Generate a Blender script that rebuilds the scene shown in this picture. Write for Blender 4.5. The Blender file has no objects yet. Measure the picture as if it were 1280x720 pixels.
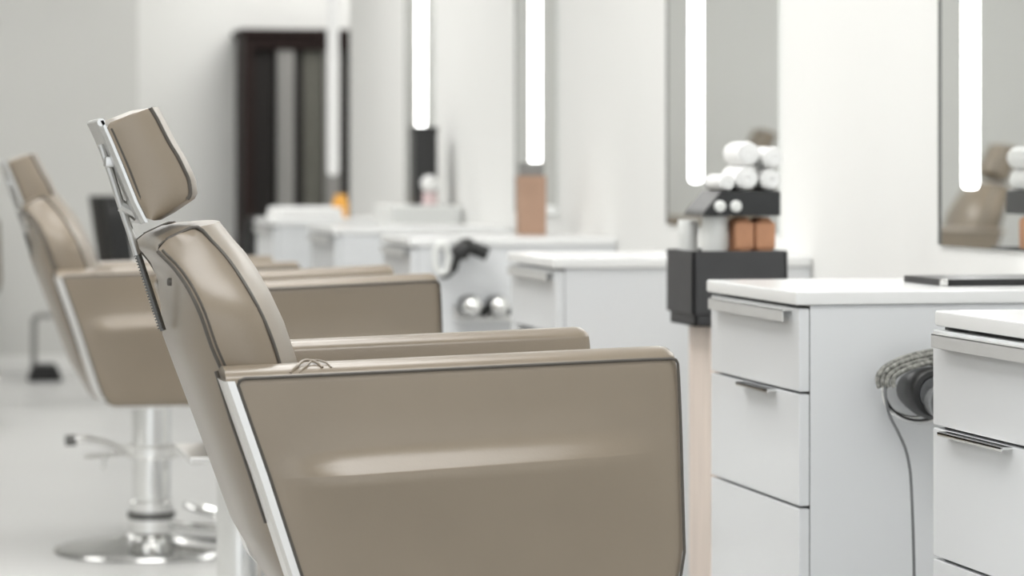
import bpy, bmesh, math, random
from mathutils import Vector, Matrix
random.seed(7)
C = bpy.context.scene.collection
PI = math.pi

# ------------------------------------------------------------------ materials
def mat(name, col, rough=0.5, metal=0.0, noise=0.0, nscale=8.0, bump=0.0, bscale=200.0, coat=0.0, spec=0.5, stretch=None):
    m = bpy.data.materials.new(name); m.use_nodes = True
    nt = m.node_tree; b = nt.nodes['Principled BSDF']
    b.inputs['Base Color'].default_value = (*col, 1)
    b.inputs['Roughness'].default_value = rough
    b.inputs['Metallic'].default_value = metal
    b.inputs['Coat Weight'].default_value = coat; b.inputs['Coat Roughness'].default_value = .22
    b.inputs['Specular IOR Level'].default_value = spec
    tc = nt.nodes.new('ShaderNodeTexCoord')
    src = tc.outputs['Object']
    if stretch:
        mp = nt.nodes.new('ShaderNodeMapping'); mp.inputs['Scale'].default_value = stretch
        nt.links.new(src, mp.inputs['Vector']); src = mp.outputs['Vector']
    if noise:
        n = nt.nodes.new('ShaderNodeTexNoise'); n.inputs['Scale'].default_value = nscale; n.inputs['Detail'].default_value = 4
        nt.links.new(src, n.inputs['Vector'])
        r = nt.nodes.new('ShaderNodeValToRGB')
        r.color_ramp.elements[0].position = 0.3; r.color_ramp.elements[1].position = 0.7
        r.color_ramp.elements[0].color = (*[c * (1 - noise) for c in col], 1)
        r.color_ramp.elements[1].color = (*[min(1, c * (1 + noise)) for c in col], 1)
        nt.links.new(n.outputs['Fac'], r.inputs['Fac']); nt.links.new(r.outputs['Color'], b.inputs['Base Color'])
    if bump:
        n2 = nt.nodes.new('ShaderNodeTexNoise'); n2.inputs['Scale'].default_value = bscale; n2.inputs['Detail'].default_value = 3
        nt.links.new(src, n2.inputs['Vector'])
        bp = nt.nodes.new('ShaderNodeBump'); bp.inputs['Strength'].default_value = bump; bp.inputs['Distance'].default_value = 0.002
        nt.links.new(n2.outputs['Fac'], bp.inputs['Height']); nt.links.new(bp.outputs['Normal'], b.inputs['Normal'])
    return m

def emit(name, col, s):
    m = bpy.data.materials.new(name); m.use_nodes = True
    b = m.node_tree.nodes['Principled BSDF']
    b.inputs['Base Color'].default_value = (*col, 1)
    b.inputs['Emission Color'].default_value = (*col, 1); b.inputs['Emission Strength'].default_value = s
    return m

M = {}
M['leather'] = mat('taupe_leather', (.240, .197, .147), .31, 0, .05, 5, .06, 260, coat=.16)
M['piping'] = mat('dark_piping', (.075, .066, .055), .45, 0, .05, 30)
M['chrome'] = mat('chrome', (.82, .82, .81), .10, 1, .02, 12)
M['trim'] = mat('satin_trim', (.74, .73, .71), .32, 1, .02, 12)
M['handle'] = mat('pale_aluminium', (.60, .60, .59), .45, .25, .02, 20)
M['satin'] = mat('satin_metal', (.86, .855, .84), .30, 1, .02, 12)
M['basemetal'] = mat('polished_base_steel', (.46, .46, .45), .16, 1, .03, 12)
M['steel'] = mat('brushed_steel', (.58, .575, .56), .28, 1, .03, 20)
M['dark_metal'] = mat('dark_metal', (.16, .16, .155), .35, .9, .05, 30)
M['white'] = mat('white_lacquer', (.75, .765, .78), .18, 0, .008, 3)
M['counter'] = mat('white_counter', (.85, .855, .85), .20, 0, .008, 4)
M['gap'] = mat('shadow_gap_black', (.03, .03, .03), .6, 0, .05, 20)
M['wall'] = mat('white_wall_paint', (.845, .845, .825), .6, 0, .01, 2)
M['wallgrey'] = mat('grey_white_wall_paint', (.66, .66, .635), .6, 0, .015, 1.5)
M['ceil'] = mat('ceiling_paint', (.88, .88, .87), .8, 0, .01, 2)
M['floor'] = mat('pale_floor', (.54, .54, .53), .32, 0, .02, 1.2)
M['mirror'] = mat('mirror_glass', (.93, .945, .94), .015, 1, .003, 1)
M['tube'] = emit('light_tube_glow', (1, .995, .98), 6.0)
M['tubedim'] = emit('dim_tube_glow', (.75, .75, .74), .30)
M['black'] = mat('black_plastic', (.012, .012, .012), .35, 0, .1, 15)
M['blackmatt'] = mat('black_vinyl', (.010, .010, .010), .55, 0, .1, 15)
M['charcoal'] = mat('charcoal_plastic', (.045, .045, .047), .5, 0, .06, 20)
M['greyplastic'] = mat('grey_plastic', (.16, .165, .17), .35, 0, .05, 20)
M['cord'] = mat('braided_cord', (.22, .22, .20), .6, 0, .85, 130)
M['greymid'] = mat('mid_grey_plastic', (.22, .225, .23), .35, 0, .05, 20)
M['wood'] = mat('pale_wood', (.74, .64, .57), .5, 0, .10, 6, 0, 1, stretch=(6, 6, .6))
M['towel'] = mat('white_terry', (.86, .86, .85), .95, 0, .02, 20, .8, 140)
M['tub'] = mat('white_tub_plastic', (.80, .81, .79), .35, 0, .01, 10)
M['cream'] = mat('cream_plastic', (.74, .68, .58), .4, 0, .02, 10)
M['tan'] = mat('tan_leather', (.58, .29, .16), .55, 0, .12, 14)
M['kraft'] = mat('kraft_brown', (.42, .27, .19), .7, 0, .10, 10)
M['orange'] = mat('amber_orange', (.80, .40, .07), .4, 0, .10, 18)
M['pink'] = mat('pale_pink_plastic', (.70, .55, .55), .5, 0, .03, 15)
M['darkwood'] = mat('dark_red_brown_wood', (.016, .008, .007), .6, 0, .2, 5, spec=.2, stretch=(8, 8, .8))
M['darkpanel'] = mat('dark_panel', (.016, .014, .013), .6, 0, .2, 7, spec=.2, stretch=(30, 30, .5))
M['greystrip'] = mat('grey_strip', (.23, .225, .215), .4, 0, .08, 7, stretch=(20, 20, .5))
M['greenish'] = mat('grey_green_strip', (.085, .083, .068), .5, 0, .2, 9, stretch=(20, 20, 2))
M['lamp'] = emit('added_ceiling_lamp_glow', (1, .995, .98), 4.0)

# ------------------------------------------------------------------ mesh helpers
def box(bm, x0, x1, y0, y1, z0, z1, bev=0.0, seg=2):
    t = bmesh.new(); bmesh.ops.create_cube(t, size=1.0)
    for v in t.verts:
        v.co = Vector((x0 + (v.co.x + .5) * (x1 - x0), y0 + (v.co.y + .5) * (y1 - y0), z0 + (v.co.z + .5) * (z1 - z0)))
    if bev: bmesh.ops.bevel(t, geom=t.edges[:], offset=bev, segments=seg, profile=.5, affect='EDGES')
    join(bm, t); return bm

def join(bm, t, mx=None):
    if mx is not None: bmesh.ops.transform(t, matrix=mx, verts=t.verts)
    me = bpy.data.meshes.new('tmp'); t.to_mesh(me); t.free(); bm.from_mesh(me); bpy.data.meshes.remove(me)

def tube(bm, pts, r, n=10, closed=False):
    pts = [Vector(p) for p in pts]; rings = []; N = len(pts); up = None
    for i, p in enumerate(pts):
        if closed: d = pts[(i + 1) % N] - pts[i - 1]
        else: d = pts[min(i + 1, N - 1)] - pts[max(i - 1, 0)]
        d.normalize()
        if up is None:
            up = Vector((0, 0, 1)) if abs(d.z) < .9 else Vector((1, 0, 0))
        s = d.cross(up)
        if s.length < 1e-5: s = d.orthogonal()
        s.normalize(); up = s.cross(d).normalized()
        rr = r[i] if isinstance(r, (list, tuple)) else r
        rings.append([bm.verts.new(p + (s * math.cos(2 * PI * k / n) + up * math.sin(2 * PI * k / n)) * rr) for k in range(n)])
    for i in range(N if closed else N - 1):
        a, b = rings[i], rings[(i + 1) % N]
        for k in range(n): bm.faces.new((a[k], a[(k + 1) % n], b[(k + 1) % n], b[k]))
    if not closed:
        bm.faces.new(rings[0][::-1]); bm.faces.new(rings[-1])
    return bm

def lathe(bm, prof, n=40, mx=None):
    t = bmesh.new(); rings = []
    for r, z in prof:
        if r < 1e-6: rings.append([t.verts.new((0, 0, z))])
        else: rings.append([t.verts.new((r * math.cos(2 * PI * k / n), r * math.sin(2 * PI * k / n), z)) for k in range(n)])
    for a, b in zip(rings, rings[1:]):
        for k in range(n):
            k2 = (k + 1) % n
            if len(a) == 1 and len(b) == 1: continue
            if len(a) == 1: t.faces.new((a[0], b[k], b[k2]))
            elif len(b) == 1: t.faces.new((a[k], a[k2], b[0]))
            else: t.faces.new((a[k], a[k2], b[k2], b[k]))
    if len(rings[0]) > 1: t.faces.new(rings[0])
    if len(rings[-1]) > 1: t.faces.new(rings[-1])
    join(bm, t, mx); return bm

def smooth_path(pts, n=6):
    pts = [Vector(p) for p in pts]; out = []
    for i in range(len(pts) - 1):
        p0 = pts[max(i - 1, 0)]; p1 = pts[i]; p2 = pts[i + 1]; p3 = pts[min(i + 2, len(pts) - 1)]
        for k in range(n):
            t = k / n
            out.append(.5 * ((2 * p1) + (p2 - p0) * t + (2 * p0 - 5 * p1 + 4 * p2 - p3) * t * t + (3 * p1 - p0 - 3 * p2 + p3) * t ** 3))
    out.append(pts[-1]); return out

def obj(name, bm, m, parent=None, loc=None, rotz=0, sharp=35, even=True):
    bmesh.ops.recalc_face_normals(bm, faces=bm.faces[:])
    me = bpy.data.meshes.new(name); bm.to_mesh(me); bm.free()
    me.materials.append(m)
    for p in me.polygons: p.use_smooth = True
    me.set_sharp_from_angle(angle=math.radians(sharp))
    o = bpy.data.objects.new(name, me); C.objects.link(o)
    if even:
        wn = o.modifiers.new('normals', 'WEIGHTED_NORMAL'); wn.keep_sharp = True
    if parent: o.parent = parent
    if loc: o.location = loc
    o.rotation_euler.z = rotz
    return o

def tag(o, label, cat, group=None):
    o['label'] = label; o['category'] = cat
    if group: o['group'] = group
    return o

def thing(name, label, cat, loc=(0, 0, 0), rotz=0, group=None):
    o = bpy.data.objects.new(name, None); C.objects.link(o)
    o.empty_display_size = .1; o.location = loc; o.rotation_euler.z = rotz
    return tag(o, label, cat, group)

def struct(name, bm, m):
    o = obj(name, bm, m); o['kind'] = 'structure'; return o

def children(o): return [c for c in list(C.objects) if c.parent == o]

def copy_tree(o, parent=None):
    c = o.copy(); C.objects.link(c)
    if parent: c.parent = parent
    for ch in children(o): copy_tree(ch, c)
    return c

def dup(root, loc, rotz, label, group=None):
    c = copy_tree(root); c.location = loc; c.rotation_euler.z = rotz; c['label'] = label
    if group: c['group'] = group
    return c

def interp(tab, v):
    if v <= tab[0][0]: return tab[0][1]
    for (a, x), (b, y) in zip(tab, tab[1:]):
        if v <= b: return x + (y - x) * (v - a) / (b - a)
    return tab[-1][1]

# ------------------------------------------------------------------ room shell
XW = 2.13                      # mirror wall
ZC = 2.95
b = bmesh.new(); box(b, -4.6, 4.2, -3.0, 16.2, -.1, 0); struct('floor', b, M['floor'])
b = bmesh.new(); box(b, -4.6, 4.2, -3.0, 16.2, ZC, ZC + .1); struct('ceiling', b, M['ceil'])
b = bmesh.new(); box(b, XW, XW + .14, -3.0, 13.27, 0, ZC); struct('wall_right', b, M['wall'])
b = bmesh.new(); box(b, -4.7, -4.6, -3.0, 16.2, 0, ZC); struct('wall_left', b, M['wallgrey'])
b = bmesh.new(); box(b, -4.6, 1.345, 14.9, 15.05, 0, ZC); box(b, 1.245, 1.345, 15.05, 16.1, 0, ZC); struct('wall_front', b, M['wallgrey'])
b = bmesh.new(); box(b, 1.245, 4.2, 16.1, 16.2, 0, ZC); struct('wall_back', b, M['wall'])
b = bmesh.new(); box(b, 4.1, 4.2, 13.0, 16.1, 0, ZC); box(b, XW + .14, 4.2, 12.9, 13.0, 0, ZC); struct('wall_side', b, M['wall'])
b = bmesh.new(); box(b, -4.6, 1.36, 14.885, 14.9, 0, .08, .004); struct('baseboard_front', b, M['wall'])

# unseen ceiling panels, added and placed to brighten chairs, cabinets and walls
def added_ceiling_light(x, y, sx, sy, power):
    t = thing('added_ceiling_light', 'flat rectangular unseen ceiling panel added to light the salon', 'ceiling light', (x, y, ZC - .03), 0, 'added ceiling light panels')
    f = bmesh.new()
    for s in (-1, 1):
        box(f, s * sx / 2 - .02, s * sx / 2 + .02, -sy / 2 - .02, sy / 2 + .02, -.02, .03)
        box(f, -sx / 2, sx / 2, s * sy / 2 - .02, s * sy / 2 + .02, -.02, .03)
    obj('frame', f, M['satin'], t)
    d = bmesh.new(); box(d, -sx / 2 + .02, sx / 2 - .02, -sy / 2 + .02, sy / 2 - .02, -.005, .01); obj('diffuser', d, M['lamp'], t)
    L = bpy.data.lights.new('lamp', 'AREA'); L.shape = 'RECTANGLE'; L.size = sx * .95; L.size_y = sy * .95; L.energy = power
    L.color = (1, .99, .975)
    o = bpy.data.objects.new('lamp', L); C.objects.link(o); o.parent = t; o.location = (0, 0, -.03)
for x, y, sx, sy, p in [(.6, 2.75, 1.6, 1.1, 23), (.5, 5.6, 1.6, 1.2, 14), (.5, 7.4, 1.6, 1.2, 16), (.5, 11.2, 1.6, 1.2, 24),
                        (-2.6, 3.0, 1.6, 1.6, 9), (-2.6, 8.0, 1.6, 1.6, 9), (2.8, 14.6, 1.6, 1.4, 20), (-1.2, 13.2, 1.6, 1.0, 12)]:
    added_ceiling_light(x, y, sx, sy, p)

# ------------------------------------------------------------------ styling chair
def taper_y(z, tz):
    if not tz: return 1.0
    t = max(0, min(1, (z - tz[0]) / (tz[1] - tz[0]))); t = t * t * (3 - 2 * t)
    return 1 - tz[2] * t

def loft(name, rear, top, front, w, rb, tb, fb, m, parent, ny=14, power=2.0, tz=None, rpow=4.0):
    """side outline rear(bottom->top), top(rear->front), front(top->bottom), swept across y with bulges"""
    bm = bmesh.new(); rings = []
    for j in range(ny + 1):
        s = -1 + 2 * j / ny
        s = math.copysign(1 - (1 - abs(s)) ** 1.5, s)
        k = 1 - abs(s) ** power; kr = 1 - abs(s) ** rpow
        ring = []
        for x, z in rear: ring.append((x - rb * kr * (taper_y(z, (tz[0] - .06, tz[1] - .03, 1.0)) if tz else 1), z))
        for x, z in top: ring.append((x, z + tb * k))
        for i, (x, z) in enumerate(front): ring.append((x + fb * k, z + (tb * k if i == 0 else 0)))
        rings.append([bm.verts.new((x, s * w * taper_y(z, tz), z)) for x, z in ring])
    n = len(rings[0])
    for a, c in zip(rings, rings[1:]):
        for i in range(n): bm.faces.new((a[i], a[(i + 1) % n], c[(i + 1) % n], c[i]))
    def resample(ch, n):
        L = [0.0]
        for p, q in zip(ch, ch[1:]): L.append(L[-1] + math.hypot(q[0] - p[0], q[1] - p[1]))
        out = []
        for k in range(n + 1):
            t = L[-1] * k / n; i = 0
            while i < len(ch) - 2 and L[i + 1] < t: i += 1
            f = (t - L[i]) / max(1e-9, L[i + 1] - L[i])
            out.append((ch[i][0] + (ch[i + 1][0] - ch[i][0]) * f, ch[i][1] + (ch[i + 1][1] - ch[i][1]) * f))
        return out
    A = resample(rear + top[:-1], 30); B = resample(front[::-1] + [top[-1]], 30)
    for sg in (-1, 1):
        rows = []
        for (xa, za), (xb, zb) in zip(A, B):
            row = []
            for q in range(9):
                f = q / 8; x = xa + (xb - xa) * f; z = za + (zb - za) * f
                row.append(bm.verts.new((x, sg * (w * taper_y(z, tz) + .007 * math.sin(PI * f) ** .7), z)))
            rows.append(row)
        for r0, r1 in zip(rows, rows[1:]):
            for q in range(8): bm.faces.new((r0[q], r0[q + 1], r1[q + 1], r1[q]))
    return obj(name, bm, m, parent, sharp=50, even=False)

ARM_L = [(.400, -.120), (.412, -.148), (.43, -.163), (.46, -.174), (.60, -.2195), (.728, -.264)]
ARM_R = [(.400, .315), (.412, .338), (.44, .356), (.484, .363), (.582, .360), (.70, .3565), (.735, .354), (.748, .351)]

def arm_mesh(sgn, ax0=0.0, ax1=0.0, ridge=True):
    """one padded arm box; the ridge and outer face lie at y = sgn*.29"""
    yo, th = .290, .085
    bm = bmesh.new()
    us = [0, .012, .04, .07, .10, .14, .2, .3, .4, .5, .6, .7, .8, .86, .9, .93, .955, .975, .99, 1.0]
    vs_low = [0, .02, .05, .1, .17, .25, .35, .45]
    rings = []
    for u in us:
        vr = .592 + (.640 - .592) * u
        band = .088
        taper = max(0, min(1, (u - .035) / .16)); taper = taper * taper * (3 - 2 * taper)
        t2 = max(0, min(1, (.985 - u) / .22)); taper *= t2 * t2 * (3 - 2 * t2)
        h = .0235 * taper * (1 - .25 * u)
        prof = []                                     # (v, outward offset)
        for v in vs_low: prof.append((v, h * (v / .6) ** 1.6 * .9 if v < .6 else h))
        prof += [(vr - .05, h * .93), (vr - .001, h), (vr + .004, h * .955), (vr + band * .25, h * .74), (vr + band * .55, h * .44), (vr + band * .88, h * .13), (vr + band * 1.25, 0), (.85, 0), (.93, 0), (.97, 0), (1.0, 0)]
        edge = 0.0
        if u > .97: edge = .008 * (1 - math.sqrt(max(0, 1 - ((u - .97) / .03) ** 2)))
        ztop = .728 + .020 * u; zb = .400
        def X(z):
            zl = min(z, ztop)
            a = interp(ARM_L, min(zl, .728)); c = interp(ARM_R, zl)
            if ax0: a = a + ax0
            return a + (c + ax1 - a) * u
        ring = []
        for v, off in prof:
            z = zb + (ztop - zb) * v
            o2 = off
            if v < .03: o2 -= (.03 - v) / .03 * .010
            ring.append(Vector((X(z), -(yo + o2 - edge), z)))
        for dy, dz in ((.005, .006), (.014, .011), (.028, .0145), (th / 2, .0155), (th - .028, .0145), (th - .014, .011), (th - .005, .006), (th, 0)):
            ring.append(Vector((X(ztop), -(yo - dy) + (edge if dy < th / 2 else -edge), ztop + dz * (1 - (edge / .008) * .35))))
        for v in (.85, .6, .4, .2, .05, 0):
            z = zb + (ztop - zb) * v
            ring.append(Vector((X(z), -(yo - th + edge), z)))
        rings.append([bm.verts.new((p.x, p.y * (1 if sgn < 0 else -1), p.z)) for p in ring])
    n = len(rings[0])
    for a, c in zip(rings, rings[1:]):
        for i in range(n): bm.faces.new((a[i], a[(i + 1) % n], c[(i + 1) % n], c[i]))
    bm.faces.new(rings[0]); bm.faces.new(rings[-1])
    return bm

def arm_piping(sgn, ax0=0.0, ax1=0.0):
    bm = bmesh.new(); y = sgn * .2905
    p = [(interp(ARM_L, z) + ax0 + .0135, y, z) for z in (.412, .43, .46, .53, .60, .67, .7205)]
    p += [(-.2625 + ax0 + .0165, y, .7265), (-.240 + ax0, y, .7295)]
    for k in range(1, 12):
        u = k / 12.0
        p.append((-.264 + ax0 + (.615 + ax1 - ax0) * u, y, .728 + .020 * u + .0005))
    p += [(.345 + ax1, y, .7478), (.3505 + ax1, y, .7462), (.3535 + ax1, y * .996, .741)]
    p += [(interp(ARM_R, z) + ax1, y * .994, z) for z in (.72, .66, .582, .52, .484, .46, .44, .425, .412)]
    tube(bm, p, .0021, 8); return bm

def build_chair(label, loc, headrest=True, low=False):
    t = thing('styling_chair', label, 'chair', loc)
    ax0 = .12 if low else 0.0
    # --- base
    bm = bmesh.new()
    lathe(bm, [(0, 0), (.250, 0), (.253, .004), (.250, .009), (.235, .013), (.19, .019), (.13, .027), (.085, .036), (.064, .045), (.058, .052), (0, .052)], 64)
    base = obj('base_plate', bm, M['basemetal'], t)
    bm = bmesh.new(); lathe(bm, [(.060, .048), (.060, .085), (.056, .09), (.056, .13), (.050, .134), (.050, .39), (0, .39)], 40); obj('column', bm, M['chrome'], t)
    bm = bmesh.new(); lathe(bm, [(.061, .088), (.0625, .090), (.0625, .102), (.061, .104)], 40); obj('collar', bm, M['dark_metal'], t)
    bm = bmesh.new(); lathe(bm, [(.052, .243), (.066, .245), (.070, .250), (.070, .272), (.066, .277), (.052, .279)], 40)
    box(bm, .05, .105, -.02, .02, .246, .276, .006)
    obj('clamp_ring', bm, M['satin'], t)
    bm = bmesh.new()
    tube(bm, smooth_path([(-.05, -.035, .262), (-.09, -.05, .275), (-.14, -.06, .293), (-.19, -.06, .300), (-.205, -.06, .296)], 6), .009, 10)
    tube(bm, smooth_path([(-.05, .02, .255), (-.12, .01, .250), (-.175, -.02, .250)], 6), .006, 8)
    tube(bm, [(-.125, .008, .25), (-.125, .008, .215)], .007, 8)
    lv = obj('pump_lever', bm, M['satin'], t)
    bm = bmesh.new(); tube(bm, [(-.200, -.06, .298), (-.228, -.06, .297)], .014, 12); obj('grip', bm, M['dark_metal'], lv)
    bm = bmesh.new()
    loop = [(.085 + .115 * (1 - math.cos(a)), -.04 + .075 * math.sin(a), .055 + .060 * (.5 + .5 * math.cos(a)) * 1.1) for a in [2 * PI * k / 28 for k in range(28)]]
    tube(bm, loop, .008, 8, closed=True)
    tube(bm, [(.24, -.04, .052), (.05, -.03, .070)], .008, 8)
    obj('foot_pedal', bm, M['chrome'], t)
    bm = bmesh.new(); box(bm, -.12, .25, -.15, .15, .384, .40, .004); obj('seat_bracket', bm, M['satin'], t)
    # --- seat
    bm = bmesh.new(); box(bm, -.11 + ax0 * .8, .33, -.204, .204, .402, .455, .012); obj('seat_shell', bm, M['leather'], t)
    bm = bmesh.new(); box(bm, -.13 + ax0 * .9, .355, -.203, .203, .452, .560, .03, 4); obj('seat_cushion', bm, M['leather'], t)
    # --- footrest
    bm = bmesh.new()
    for s in (-1, 1): tube(bm, smooth_path([(.22, s * .10, .39), (.40, s * .10, .34), (.50, s * .10, .22), (.53, s * .10, .19)], 5), .010, 8)
    box(bm, .49, .62, -.19, .19, .172, .190, .006)
    obj('footrest', bm, M['chrome'], t)
    # --- arms
    for s in (-1, 1):
        a = obj('armrest', arm_mesh(s, ax0), M['leather'], t, sharp=40, even=False)
        obj('piping', arm_piping(s, ax0), M['piping'], a)
        bm = bmesh.new()
        zs = [.415, .43, .46, .5, .55, .6, .65, .70, .726]
        lo, hi = .222, .286
        rows = []
        for z in zs:
            x = interp(ARM_L, z) + ax0
            rows.append([bm.verts.new(v) for v in ((x + .011, s * .2915, z), (x + .001, s * .2915, z), (x - .004, s * .286, z), (x - .004, s * lo, z), (x + .004, s * lo, z), (x + .011, s * .288, z))])
        for r0, r1 in zip(rows, rows[1:]):
            for k in range(6): bm.faces.new((r0[k], r0[(k + 1) % 6], r1[(k + 1) % 6], r1[k]))
        bm.faces.new(rows[0]); bm.faces.new(rows[-1])
        rt = obj('rear_trim', bm, M['trim'], a)
        bm = bmesh.new(); tube(bm, [(interp(ARM_L, z) + ax0 - .0045, s * .2185, z) for z in (.53, .60, .67, .735)], .0030, 8)
        obj('piping', bm, M['piping'], a)
        if not low:
            bm = bmesh.new()
            for dx in (0, .012):
                tube(bm, smooth_path([(-.178 + dx, s * .286, .7355), (-.168 + dx, s * .277, .7435), (-.155 + dx, s * .262, .7505), (-.140 + dx, s * .268, .748), (-.134 + dx, s * .280, .742)], 5), .0014 if dx else .002, 8)
            obj('leather_fold', bm, M['leather'], a)
    # --- back
    W = .2130
    if low:
        rear = [(-.0, .42), (-.04, .52), (-.075, .62), (-.105, .70), (-.125, .75), (-.13, .77)]
        top = [(-.125, .785), (-.10, .79)]
        front = [(-.08, .785), (-.06, .76), (-.045, .71), (-.02, .62), (.0, .50)]
    else:
        rear = [(-.118, .408), (-.137, .44), (-.172, .50), (-.204, .587), (-.230, .657), (-.255, .723), (-.274, .767), (-.289, .811), (-.304, .845), (-.319, .869), (-.331, .883), (-.338, .890), (-.342, .895)]
        top = [(-.340, .902), (-.330, .910), (-.309, .920)]
        front = [(-.287, .927), (-.268, .908), (-.252, .890), (-.237, .868), (-.218, .834), (-.199, .793), (-.182, .743), (-.160, .65), (-.135, .55), (-.12, .47)]
    TZ = None if low else (.80, .93, .26)
    bk = loft('backrest', rear, top, front, W, .040 if not low else .01, .006, .045, M['leather'], t, 18, 2.6, TZ)
    for s in (-1, 1):
        bm = bmesh.new()
        yz = lambda z: s * (W * taper_y(z, TZ) + .0005)
        r2 = rear[4:] if not low else rear
        tube(bm, smooth_path([(x, yz(z), z) for x, z in r2], 3), .0026, 8)
        tube(bm, smooth_path([(x + .0065, yz(z) + s * .0012, z + .0015) for x, z in r2], 3), .0019, 8)
        tube(bm, smooth_path([(x, yz(z), z) for x, z in (top[-2:] + front)], 3), .0026, 8)
        if not low: tube(bm, smooth_path([(x, s * (W * taper_y(z, TZ) + .0005), z) for x, z in top + front[:1]], 3), .0015, 8)
        obj('piping', bm, M['piping'], bk)
    if not low:
        bm = bmesh.new()
        lathe(bm, [(0, -.003), (.0055, -.003), (.0055, .0015), (.004, .003), (0, .003)], 16, Matrix.Translation((-.326, -.165, .853)) @ Matrix.Rotation(-PI / 2, 4, 'Y'))
        obj('button', bm, M['piping'], bk)
    if headrest:
        Wh = .095
        rear = [(-.350, .938), (-.362, .962), (-.381, 1.010), (-.396, 1.045), (-.404, 1.062)]
        top = [(-.400, 1.070), (-.385, 1.076), (-.362, 1.085)]
        front = [(-.345, 1.090), (-.336, 1.075), (-.329, 1.061), (-.318, 1.040), (-.308, 1.024), (-.298, 1.004), (-.292, .990), (-.290, .972), (-.294, .964), (-.322, .945), (-.340, .935)]
        # lower face is folded inward, so only the upper part of the front bulges
        hd = loft('headrest', rear, top, front, Wh, 0, .003, .018, M['leather'], t, 14, 2.6)
        for s in (-1, 1):
            bm = bmesh.new()
            y = s * (Wh + .0005)
            tube(bm, smooth_path([(x, y, z) for x, z in front[:9]], 3), .0028, 8)
            tube(bm, smooth_path([(x + .006, y, z) for x, z in rear], 3), .0024, 8)
            obj('piping', bm, M['piping'], hd)
        # metal back plate with rolled top
        bm = bmesh.new()
        prof = [(-.352, .932), (-.366, .960), (-.386, 1.010), (-.401, 1.046), (-.409, 1.064), (-.413, 1.072)]
        rows = []
        for x, z in prof:
            rows.append([bm.verts.new((x + dx, y, z + dz)) for dx, dz, y in ((0, 0, -.092), (-.005, -.002, -.088), (-.005, -.002, .088), (0, 0, .092), (.004, .001, .092), (.004, .001, -.092))])
        for r0, r1 in zip(rows, rows[1:]):
            for k in range(6): bm.faces.new((r0[k], r0[(k + 1) % 6], r1[(k + 1) % 6], r1[k]))
        bm.faces.new(rows[0]); bm.faces.new(rows[-1])
        tube(bm, [(-.412, -.092, 1.070), (-.412, .092, 1.070)], .0055, 12)
        obj('back_plate', bm, M['steel'], hd)
        # slide bar
        bm = bmesh.new()
        for y in (-.03,):
            pth = smooth_path([(-.4075, y, 1.040), (-.392, y, .995), (-.378, y, .950), (-.366, y, .915), (-.357, y, .886)], 4)
            tube(bm, pth, .0055, 10)
            tube(bm, [(-.380, y, .955), (-.362, y, .945), (-.356, y, .940)], .009, 10)
        box(bm, -.403, -.385, -.05, -.01, 1.008, 1.024, .003)
        br = obj('headrest_bar', bm, M['steel'], t)
        bm = bmesh.new()
        for y in (-.03,):
            tube(bm, [(-.356, y, .888), (-.321, y, .780)], .0045, 10)
            for k in range(26):
                f = k / 26
                p = Vector((-.3565 + .034 * f, y, .886 - .106 * f)); d = Vector((.034, 0, -.108)).normalized()
                tube(bm, [p - d * .0010, p + d * .0010], .0053, 10)
        obj('ratchet_rod', bm, M['dark_metal'], br)
    return t

CY1, CY2, CY3 = 4.29, 6.13, 7.97
chair = build_chair('taupe leather styling chair nearest the camera, large armrest and headrest in sharp focus', (.741, CY1, 0))
chair['group'] = 'taupe styling chairs'
far = dup(chair, (.755, CY3, 0), 0, 'taupe styling chair at far left, blurred, standing on a round chrome base', 'taupe styling chairs')
mid = build_chair('taupe chair behind the nearest one, of which only the two armrests show', (.762, CY2, .035), headrest=False, low=True)
mid['group'] = 'taupe styling chairs'
for ch in children(mid):
    if ch.name.split('.')[0] in ('pump_lever', 'clamp_ring'):
        for g in children(ch): bpy.data.objects.remove(g)
        bpy.data.objects.remove(ch); continue
    if ch.name.startswith('base_plate') or ch.name.startswith('foot_pedal'): ch.location.z = -.035
for ch in children(far):
    if ch.name.startswith('headrest'): ch.location = (.028, 0, -.054)
dup(chair, (-.08, 12.0, 0), 0, 'taupe styling chair whose headrest is reflected in the nearest mirror', 'taupe styling chairs')
rc = dup(chair, (.28, 14.25, 0), 0, 'taupe styling chair whose headrest is reflected above the white towels', 'taupe styling chairs')
for ch in children(rc):
    if ch.name.startswith('headrest'): ch.location = (0, 0, .085)
    elif ch.name.startswith('footrest'): bpy.data.objects.remove(ch)

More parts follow.
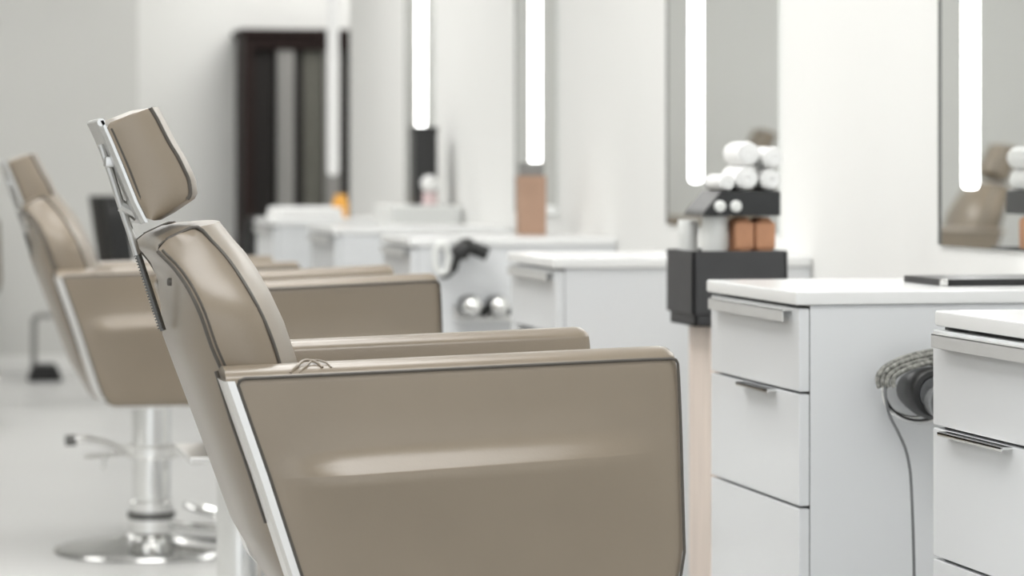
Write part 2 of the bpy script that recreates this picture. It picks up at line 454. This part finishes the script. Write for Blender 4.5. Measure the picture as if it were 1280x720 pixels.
# ------------------------------------------------------------------ stations
def station(y0, y1, label, tab=.19, tabc=None, hang=.027, far=.003):
    t = thing('drawer_cabinet', label, 'cabinet', (1.552, (y0 + y1) / 2, 0), 0, 'white styling station cabinets')
    h = (y1 - y0) / 2; D = XW - .002 - 1.552
    bm = bmesh.new(); box(bm, 0, D, -h, h, .06, .777, .0015)
    box(bm, .05, D, -h + .02, h - .02, 0, .06); obj('body', bm, M['white'], t)
    bm = bmesh.new(); box(bm, -.0005, .004, -h + .002, h - .002, .07, .775); obj('shadow_gap', bm, M['gap'], t)
    bm = bmesh.new(); box(bm, -hang, D, -h - .008, h + far, .7775, .800, .004); obj('countertop', bm, M['counter'], t)
    lines = [.772, .6315, .441, .075]
    c = tabc if tabc is not None else 0
    for k in range(3):
        zt, zb = lines[k] - (.0 if k == 0 else .0022), lines[k + 1] + .0018
        bm = bmesh.new(); box(bm, -.019, -.0005, -h + .001, h - .001, zb, zt, .0025); d = obj('drawer', bm, M['white'], t)
        if k == 2: continue
        bm = bmesh.new()
        tl = (h * 2 - .08) if k == 0 else tab
        cc = 0 if k == 0 else c
        box(bm, -.036, -.019, cc - tl / 2, cc + tl / 2, zt - (.0065 if k == 0 else .004), zt - (.004 if k == 0 else .0005), .0008)
        box(bm, -.036, -.0335, cc - tl / 2, cc + tl / 2, zt - (.024 if k == 0 else .007), zt - (.004 if k == 0 else .0005), .0008)
        obj('handle', bm, M['handle'] if k == 0 else M['chrome'], d)
    return t
station(3.62, 4.20, 'white drawer cabinet cut off by the right edge of the photo', .25, .10, .0195, -.008)
station(4.84, 5.375, 'white drawer cabinet in focus with a hair dryer hung on its side', .19, -.045)
station(6.63, 7.12, 'white drawer cabinet left of the charcoal tub, right of the chrome ended dryers')
station(8.45, 8.92, 'white drawer cabinet with the two chrome ended dryers on its side')
station(9.85, 10.40, 'blurred white cabinet between the one with dryers and the one with the orange jar')
station(11.35, 11.85, 'farthest white cabinet carrying the folded towel and orange jar')

# ------------------------------------------------------------------ mirrors with light tubes
def wall_mirror(y0, y1, yl, label, r=.0185):
    t = thing('wall_mirror', label, 'mirror', (XW, (y0 + y1) / 2, .85), 0, 'wall mirrors with light tubes')
    h = (y1 - y0) / 2; yl -= (y0 + y1) / 2
    bm = bmesh.new(); box(bm, -.008, -.0005, -h, h, 0, 1.55); obj('glass', bm, M['mirror'], t)
    bm = bmesh.new(); box(bm, -.0095, -.0005, h, h + .013, 0, 1.55); obj('edge_trim', bm, M['dark_metal'], t)
    bm = bmesh.new()
    prof = [(0, .110), (r * .7, .112), (r * .93, .118), (r, .126), (r, 1.5), (0, 1.5)]
    lathe(bm, prof, 24, Matrix.Translation((-.0085, yl, 0)))
    obj('light_tube', bm, M['tube'], t)
wall_mirror(4.50, 5.765, 5.60, 'nearest wall mirror at the right edge, with a bright vertical light tube')
wall_mirror(6.86, 7.86, 7.58, 'wall mirror with light tube above the charcoal tub of towels')
wall_mirror(9.17, 9.77, 9.48, 'narrow wall mirror with light tube behind the brown paper bag')
wall_mirror(11.22, 11.82, 11.49, 'far narrow wall mirror with light tube above the black box')
t = thing('tube_light', 'greyish vertical tube light hanging in front of the dark cabinet', 'light', (2.13, 13.75, .955))
bm = bmesh.new(); lathe(bm, [(0, 0), (.018, .002), (.026, .014), (.027, .03), (.027, 1.5), (0, 1.5)], 24); obj('tube', bm, M['tubedim'], t)
bm = bmesh.new(); tube(bm, [(0, 0, 1.5), (0, 0, ZC - .955)], .006, 8); obj('rod', bm, M['satin'], t)

# ------------------------------------------------------------------ hair dryers
def build_dryer(label, loc, rotz=0, cable=True, rear=None):
    t = thing('hair_dryer', label, 'hair dryer', loc, rotz)
    R = Matrix.Rotation(PI / 2, 4, 'X')            # local z -> -y (towards camera)
    bm = bmesh.new(); lathe(bm, [(0, -.05), (.030, -.05), (.036, -.02), (.042, .02), (.043, .045), (.038, .058), (.030, .060), (.030, .050), (0, .050)], 32, R); obj('barrel', bm, M['black'], t)
    bm = bmesh.new(); lathe(bm, [(0, .047), (.018, .056), (.027, .058), (.028, .052), (0, .046)], 32, R); obj('rear_grille', bm, rear or M['greyplastic'], t)
    bm = bmesh.new(); tube(bm, smooth_path([(.01, -.03, -.015), (.05, -.032, -.022), (.10, -.034, -.012), (.135, -.034, .0)], 5), [.017] * 6 + [.016] * 6 + [.015] * 4, 12); obj('handle', bm, M['black'], t)
    return t

# station in focus: ring holder + dryer with coiled cord
t = thing('dryer_holder', 'chrome ring dryer holder on the side of the cabinet in focus', 'holder', (1.724, 4.838, .635))
bm = bmesh.new()
tube(bm, [(.062 * math.cos(a), -.052, .050 * math.sin(a) + .0) for a in [2 * PI * k / 36 for k in range(36)]], .0045, 10, closed=True)
tube(bm, [(.058 * math.cos(a), -.030, .046 * math.sin(a) + .002) for a in [2 * PI * k / 36 for k in range(36)]], .0025, 8, closed=True)
obj('ring', bm, M['chrome'], t)
bm = bmesh.new(); tube(bm, [(-.044, -.052, .036), (-.044, .0, .036)], .004, 8); tube(bm, [(.044, -.052, .036), (.044, .0, .036)], .004, 8); obj('bracket', bm, M['chrome'], t)
dr = build_dryer('black hair dryer with coiled braided cord on the side of the focused cabinet', (1.724, 4.765, .637))
bm = bmesh.new(); lathe(bm, [(0, .045), (.020, .046), (.026, .060), (.030, .095), (.026, .096), (.022, .070), (0, .068)], 28, Matrix.Translation((.004, 0, -.012)) @ Matrix.Rotation(PI / 2, 4, 'X')); obj('nozzle', bm, M['greymid'], dr)
bm = bmesh.new()
for k, (rx, rz, y, dz) in enumerate([(.104, .046, -.020, .024), (.108, .052, -.010, .022), (.094, .036, -.034, .022), (.100, .041, -.028, .022), (.106, .049, .0, .024)]):
    tube(bm, [(.050 + rx * 1.23 * math.cos(a), y + .002 * math.sin(5 * a), dz - .005 + rz * math.sin(a)) for a in [PI * (-.04 + 1.10 * q / 30) for q in range(31)]], .0042, 8)
obj('coiled_cord', bm, M['cord'], dr)
bm = bmesh.new()
tube(bm, smooth_path([(-0.078, -0.030, 0.011), (-0.076, -0.032, -0.015), (-0.069, -0.032, -0.039), (-0.056, -0.032, -0.063), (-0.044, -0.032, -0.089), (-0.037, -0.032, -0.117), (-0.033, -0.032, -0.155), (-0.028, -0.030, -0.272), (-0.022, -0.020, -0.425), (-0.012, 0.000, -0.545), (0.018, 0.000, -0.615), (0.068, 0.000, -0.633)], 6), .0026, 8)
obj('hanging_cable', bm, M['greyplastic'], dr)

# the pair on the fourth cabinet and one at its counter edge
for x, lab in ((1.690, 'left one of two chrome ended hair dryers on a blurred white cabinet side'), (1.768, 'right one of two chrome ended hair dryers on a blurred white cabinet side')):
    d = thing('hair_dryer', lab, 'hair dryer', (x, 8.395, .612), 0, 'chrome ended hair dryers')
    R = Matrix.Rotation(PI / 2, 4, 'X')
    bm = bmesh.new(); lathe(bm, [(0, -.035), (.028, -.035), (.032, .02), (.028, .03), (0, .03)], 28, R); tube(bm, [(.0, 0, -.005), (.05, .002, -.022)], .013, 10); obj('barrel', bm, M['black'], d)
    bm = bmesh.new(); lathe(bm, [(.0285, .030), (.030, .038), (.025, .052), (.014, .061), (0, .064)], 28, R); obj('rear_cap', bm, M['chrome'], d)
t = thing('dryer_holder', 'metal bar dryer holder carrying the two chrome ended dryers', 'holder', (1.72, 8.448, .57))
bm = bmesh.new(); box(bm, -.07, .11, -.085, -.0005, 0, .006, .002); box(bm, -.07, .11, -.006, -.0005, 0, .04, .002); obj('shelf_plate', bm, M['satin'], t)

d = thing('hair_dryer', 'dark hair dryer hung by a white loop at a blurred counter edge', 'hair dryer', (1.655, 8.40, .745))
bm = bmesh.new(); tube(bm, smooth_path([(-.012, 0, -.035), (.0, 0, .0), (.02, 0, .030), (.045, 0, .028), (.085, 0, .012)], 5), [.012] * 6 + [.026] * 8 + [.02] * 7, 14); obj('barrel', bm, M['black'], d)
bm = bmesh.new(); tube(bm, smooth_path([(-.010, 0, -.035), (-.028, 0, -.050), (-.05, 0, -.052)], 5), .006, 8); obj('cord', bm, M['black'], d)
bm = bmesh.new(); tube(bm, [(-.045 + .020 * math.cos(a), 0, .0 + .042 * math.sin(a)) for a in [2 * PI * k / 28 for k in range(28)]], .009, 8, closed=True)
tube(bm, [(-.035, .0, .03), (-.03, .045, .03)], .006, 8); obj('hanging_loop', bm, M['tub'], d)

# ------------------------------------------------------------------ tray on the focused counter
t = thing('counter_tray', 'thin black tray lying on the focused white counter under the mirror', 'tray', (1.965, 5.10, .8))
bm = bmesh.new(); box(bm, -.122, .155, -.10, .10, 0, .012, .002); obj('tray_body', bm, M['black'], t)
bm = bmesh.new(); box(bm, -.1235, -.112, -.1015, -.090, .001, .0125, .001); obj('corner_clip', bm, M['chrome'], t)

# ------------------------------------------------------------------ trolley with tub
t = thing('trolley', 'pale wood trolley with a charcoal tub between two white cabinets', 'trolley', (1.762, 6.06, 0))
bm = bmesh.new(); box(bm, -.058, .085, -.085, .085, .06, .680, .004); obj('cabinet', bm, M['wood'], t)
for sx in (-.03, .06):
    for sy in (-.06, .06):
        bm = bmesh.new(); lathe(bm, [(0, -.012), (.024, -.012), (.027, 0), (.024, .012), (0, .012)], 20, Matrix.Translation((sx, sy, .027)) @ Matrix.Rotation(PI / 2, 4, 'X'))
        box(bm, sx - .008, sx + .008, sy - .016, sy + .016, .045, .061); obj('caster', bm, M['charcoal'], t)
bm = bmesh.new()
def shell(bm, x0, x1, y0, y1, z0, z1, th):
    box(bm, x0, x1, y0, y1, z0, z0 + th); box(bm, x0, x0 + th, y0, y1, z0, z1); box(bm, x1 - th, x1, y0, y1, z0, z1)
    box(bm, x0, x1, y0, y0 + th, z0, z1); box(bm, x0, x1, y1 - th, y1, z0, z1)
shell(bm, -.094, .094, -.095, .095, .681, .830, .004)
for a in ((-.101, -.093, -.101, .101), (.093, .101, -.101, .101), (-.101, .101, -.101, -.093), (-.101, .101, .093, .101)):
    box(bm, a[0], a[1], a[2], a[3], .705, .8345, .002)
obj('tub', bm, M['charcoal'], t)

def tub_at(x, y, r, z0, z1, label, m='tub'):
    t = thing('product_tub', label, 'tub', (x, y, z0), 0, 'white product tubs in the charcoal tub')
    h = z1 - z0
    bm = bmesh.new(); lathe(bm, [(0, 0), (r * .9, 0), (r * .95, .004), (r * .95, h - .03), (0, h - .03)], 28); obj('jar', bm, M[m], t)
    bm = bmesh.new(); lathe(bm, [(0, h - .03), (r, h - .03), (r, h - .003), (r * .95, h), (0, h)], 28); obj('lid', bm, M['tub'], t)
tub_at(1.695, 6.115, .0215, .6865, .895, 'narrow white tub at the left end of the charcoal tub')
tub_at(1.740, 6.10, .020, .6865, .905, 'white tub standing between the narrow white tub and the wide one')
tub_at(1.727, 6.025, .0275, .6865, .905, 'wide white tub directly left of the tan pouches')

def pouch(x, y, w, label):
    t = thing('leather_pouch', label, 'pouch', (x, y, .6865), 0, 'tan pouches in the charcoal tub')
    bm = bmesh.new(); box(bm, -w, w, -.03, .03, 0, .216, .014, 4)
    for v in bm.verts:
        if v.co.z > .12: v.co.x *= 1 + .10 * math.sin(v.co.y * 60)
    obj('pouch_body', bm, M['tan'], t)
    bm = bmesh.new(); box(bm, -w - .001, w + .001, -.0325, -.020, .150, .206, .005, 3); obj('flap', bm, M['tan'], t)
pouch(1.780, 6.02, .0195, 'tan pouch beside the wide white tub, left of the other tan pouch')
pouch(1.825, 6.02, .0205, 'tan pouch at the right end of the charcoal tub')

t = thing('black_case', 'black case with slanted end and two white knobs under the white towels', 'case', (1.768, 6.02, .9055))
bm = bmesh.new()
pts = [(-.085, 0), (.082, 0), (.082, .051), (-.045, .051), (-.078, .012)]
f = [[bm.verts.new((x, y, z)) for x, z in pts] for y in (-.055, .09)]
n = len(pts)
for k in range(n): bm.faces.new((f[0][k], f[0][(k + 1) % n], f[1][(k + 1) % n], f[1][k]))
bm.faces.new(f[0]); bm.faces.new(f[1])
bmesh.ops.bevel(bm, geom=bm.edges[:], offset=.003, segments=2, profile=.5, affect='EDGES'); obj('case_body', bm, M['black'], t)
for x in (-.048, -.014):
    bm = bmesh.new(); lathe(bm, [(0, 0), (.012, 0), (.012, .006), (.008, .010), (0, .011)], 20, Matrix.Translation((x, -.054, .020)) @ Matrix.Rotation(PI / 2, 4, 'X')); obj('knob', bm, M['tub'], t)

def towel(x, y, z, r, L, label):
    bm = bmesh.new()
    prof = [(0, -L / 2 + .004), (r * .35, -L / 2), (r * .8, -L / 2 + .004), (r, -L / 2 + .016)] + [(r * (1 + .015 * math.sin(k)), -L / 2 + .016 + (L - .032) * k / 6) for k in range(1, 6)] + [(r, L / 2 - .016), (r * .8, L / 2 - .004), (r * .35, L / 2), (0, L / 2 - .004)]
    lathe(bm, prof, 28, Matrix.Rotation(PI / 2, 4, 'X'))
    sp = []
    for k in range(40):
        a = k * .42; rr = r * (.12 + .80 * k / 39)
        sp.append((rr * math.cos(a), -L / 2 + .003, rr * math.sin(a)))
    tube(bm, sp, .0022, 6)
    for v in bm.verts: v.co += Vector((random.uniform(-1, 1), 0, random.uniform(-1, 1))) * .0007
    tag(obj('rolled_towel', bm, M['towel'], None, (x, y, z)), label, 'towel', 'white towels on the black case')
zc = .9565
towel(1.738, 6.03, zc + .017, .017, .13, 'small white rolled towel at the left end of the pile on the black case')
towel(1.780, 6.03, zc + .0255, .0255, .13, 'white rolled towel in the lower row of the pile, left of the other big one')
towel(1.8315, 6.03, zc + .0225, .0225, .13, 'white rolled towel at the right end of the lower row on the black case')
towel(1.7845, 6.03, zc + .0755, .0255, .12, 'big white rolled towel on top of the pile, left of the other top one')
towel(1.8380, 6.03, zc + .0680, .0225, .12, 'white rolled towel on top of the pile at its right end')

# ------------------------------------------------------------------ items along the far counters
t = thing('paper_bag', 'brown paper bag on a blurred counter in front of a narrow mirror', 'bag', (1.965, 8.86, .8))
bm = bmesh.new(); box(bm, -.035, .046, -.03, .03, 0, .175, .004); obj('bag_body', bm, M['kraft'], t)
bm = bmesh.new(); box(bm, -.030, .041, -.02, .02, .173, .215, .004); obj('folded_top', bm, M['greystrip'], t)

t = thing('white_trolley', 'white trolley beyond the counters holding a tall black box', 'trolley', (1.99, 10.88, 0))
bm = bmesh.new(); box(bm, -.12, .13, -.2, .2, .04, .86, .006); obj('cabinet', bm, M['tub'], t)
for sx in (-.09, .10):
    for sy in (-.16, .16):
        bm = bmesh.new(); lathe(bm, [(0, -.01), (.02, -.01), (.02, .01), (0, .01)], 16, Matrix.Translation((sx, sy, .021)) @ Matrix.Rotation(PI / 2, 4, 'X')); obj('caster', bm, M['charcoal'], t)
t = thing('black_box', 'tall black box under the far light tube with a white ball before it', 'box', (2.035, 10.93, .8605))
bm = bmesh.new(); box(bm, -.05, .035, -.05, .05, 0, .27, .005); obj('box_body', bm, M['black'], t)
bm = bmesh.new(); box(bm, -.052, .037, -.052, .052, .255, .285, .004); obj('lid', bm, M['black'], t)
bm = bmesh.new(); lathe(bm, [(0, 0), (.026, 0), (.028, .004), (.028, .04), (.024, .046), (0, .046)], 24)
pj = tag(obj('pink_jar', bm, M['pink'], None, (2.035, 10.84, .8605)), 'pale pink jar under the white ball in front of the black box', 'jar')
bm = bmesh.new(); lathe(bm, [(0, 0), (.014, .002), (.026, .010), (.032, .025), (.032, .036), (.026, .052), (.014, .061), (0, .063)], 24)
tag(obj('cotton_ball', bm, M['towel'], None, (2.033, 10.84, .9068)), 'white cotton ball resting on the pink jar before the black box', 'cotton')

t = thing('orange_jar', 'orange jar on the farthest white counter in front of the dark cabinet', 'jar', (1.85, 11.75, .8))
bm = bmesh.new(); lathe(bm, [(0, 0), (.028, 0), (.032, .006), (.032, .062), (.022, .072), (0, .072)], 28); obj('jar_body', bm, M['orange'], t)
bm = bmesh.new(); lathe(bm, [(0, .072), (.024, .072), (.024, .088), (.022, .09), (0, .09)], 24); obj('lid', bm, M['orange'], t)
bm = bmesh.new()
for k in range(3):
    z = k * .0145
    box(bm, -.13 + .004 * k, .12 - .003 * k, -.18, .18, z, z + .0142, .006, 3)
tag(obj('folded_towel', bm, M['towel'], None, (1.695, 11.62, .8)), 'folded white towel lying on the farthest white counter', 'towel')

# ------------------------------------------------------------------ dark cabinet at the back
t = thing('dark_cabinet', 'tall dark wood cabinet with grey vertical strips against the back wall', 'cabinet', (2.34, 15.9, 0))
x0, x1, zt = -.37, .36, 1.71
bm = bmesh.new()
box(bm, x0, x0 + .05, -.19, .19, 0, zt - .02, .003); box(bm, x1 - .05, x1, -.19, .19, 0, zt - .02, .003)
box(bm, x0 - .02, x1 + .02, -.21, .19, zt - .035, zt, .005); box(bm, x0, x1, -.19, .19, 0, .10, .003); box(bm, x0 + .05, x1 - .05, .17, .19, .1, zt - .03)
box(bm, x0 + .05, x1 - .05, -.18, -.13, zt - .10, zt - .035)
obj('carcass', bm, M['darkwood'], t)
for xa, xb, m, nm in ((-.32, -.225, 'darkpanel', 'door_panel'), (-.225, -.195, 'darkpanel', 'door_panel'), (-.195, -.105, 'greystrip', 'vertical_strip'), (-.105, -.055, 'darkpanel', 'door_panel'),
                      (-.055, .055, 'greenish', 'door_panel'), (.055, .14, 'greystrip', 'vertical_strip'), (.14, .31, 'darkpanel', 'door_panel')):
    bm = bmesh.new(); yy = -.165 if nm == 'vertical_strip' else -.14
    box(bm, xa + .001, xb - .001, yy, -.11, .11, zt - .11, .004); obj(nm, bm, M[m], t)

t = thing('waste_bin', 'black pedestal bin beside the dark cabinet', 'bin', (1.99, 15.3, 0))
bm = bmesh.new(); box(bm, -.075, .075, -.09, .09, 0, .66, .012, 3); obj('bin_body', bm, M['blackmatt'], t)
bm = bmesh.new(); box(bm, -.055, .08, -.095, .095, .655, .74, .02, 3); obj('lid', bm, M['blackmatt'], t)

# black waiting chair
t = thing('waiting_chair', 'black chair behind the armrests at left, only its backrest visible', 'chair', (1.10, 13.2, 0))
bm = bmesh.new(); box(bm, -.04, .36, -.25, .25, .40, .47, .02, 3); obj('seat', bm, M['blackmatt'], t)
bm = bmesh.new()
rows = []
for k in range(9):
    z = .45 + .42 * k / 8
    lean = -.035 - .06 * k / 8
    hw = .25 - (.04 if k == 8 else 0)
    rows.append([bm.verts.new((lean + dx + .05 * (abs(s) ** 2), s * hw, z)) for dx, ss in ((-.025, (-1, -.5, 0, .5, 1)), (.06, (1, .5, 0, -.5, -1))) for s in ss])
for r0, r1 in zip(rows, rows[1:]):
    for k in range(10): bm.faces.new((r0[k], r0[(k + 1) % 10], r1[(k + 1) % 10], r1[k]))
bm.faces.new(rows[0]); bm.faces.new(rows[-1]); obj('backrest', bm, M['blackmatt'], t, sharp=60)
for sx in (-.01, .33):
    for sy in (-.22, .22):
        bm = bmesh.new(); tube(bm, [(sx, sy, 0), (sx, sy, .41)], .013, 10); obj('leg', bm, M['chrome'], t)

# dustpan standing at the far wall
t = thing('dustpan', 'grey handled dustpan with black pan standing by the far left wall', 'dustpan', (.855, 14.3, 0))
bm = bmesh.new()
pts = [(-.075, 0), (.085, 0), (.055, .075), (-.05, .075)]
f = [[bm.verts.new((x, y, z)) for x, z in pts] for y in (-.09, .09)]
for k in range(4): bm.faces.new((f[0][k], f[0][(k + 1) % 4], f[1][(k + 1) % 4], f[1][k]))
bm.faces.new(f[0]); bm.faces.new(f[1]); bmesh.ops.bevel(bm, geom=bm.edges[:], offset=.008, segments=2, profile=.5, affect='EDGES'); obj('pan', bm, M['blackmatt'], t)
bm = bmesh.new(); tube(bm, [(-.045, 0, .06), (-.045, 0, .29)], .014, 12); tube(bm, smooth_path([(-.045, 0, .28), (-.02, 0, .30), (.04, 0, .30)], 4), .013, 12); obj('handle', bm, M['greystrip'], t)

# ------------------------------------------------------------------ world, camera, view
w = bpy.data.worlds.new('daylight'); bpy.context.scene.world = w; w.use_nodes = True
w.node_tree.nodes['Background'].inputs['Color'].default_value = (.93, .97, 1.0, 1)
w.node_tree.nodes['Background'].inputs['Strength'].default_value = 1.8

cam = bpy.data.cameras.new('camera'); co = bpy.data.objects.new('camera', cam); C.objects.link(co)
co.location = (0, 0, 1.015); co.rotation_euler = (PI / 2, 0, -math.atan(820 / 3800))
cam.sensor_width = 36; cam.lens = 3800 / 1280 * 36; cam.shift_y = -157 / 1280
cam.clip_end = 60; cam.clip_start = .05
cam.dof.use_dof = True; cam.dof.focus_distance = 4.35; cam.dof.aperture_fstop = 4.6
S = bpy.context.scene; S.camera = co
S.view_settings.view_transform = 'Standard'; S.view_settings.look = 'None'
S.view_settings.exposure = 0.0; S.view_settings.gamma = 1; S.view_settings.use_curve_mapping = False
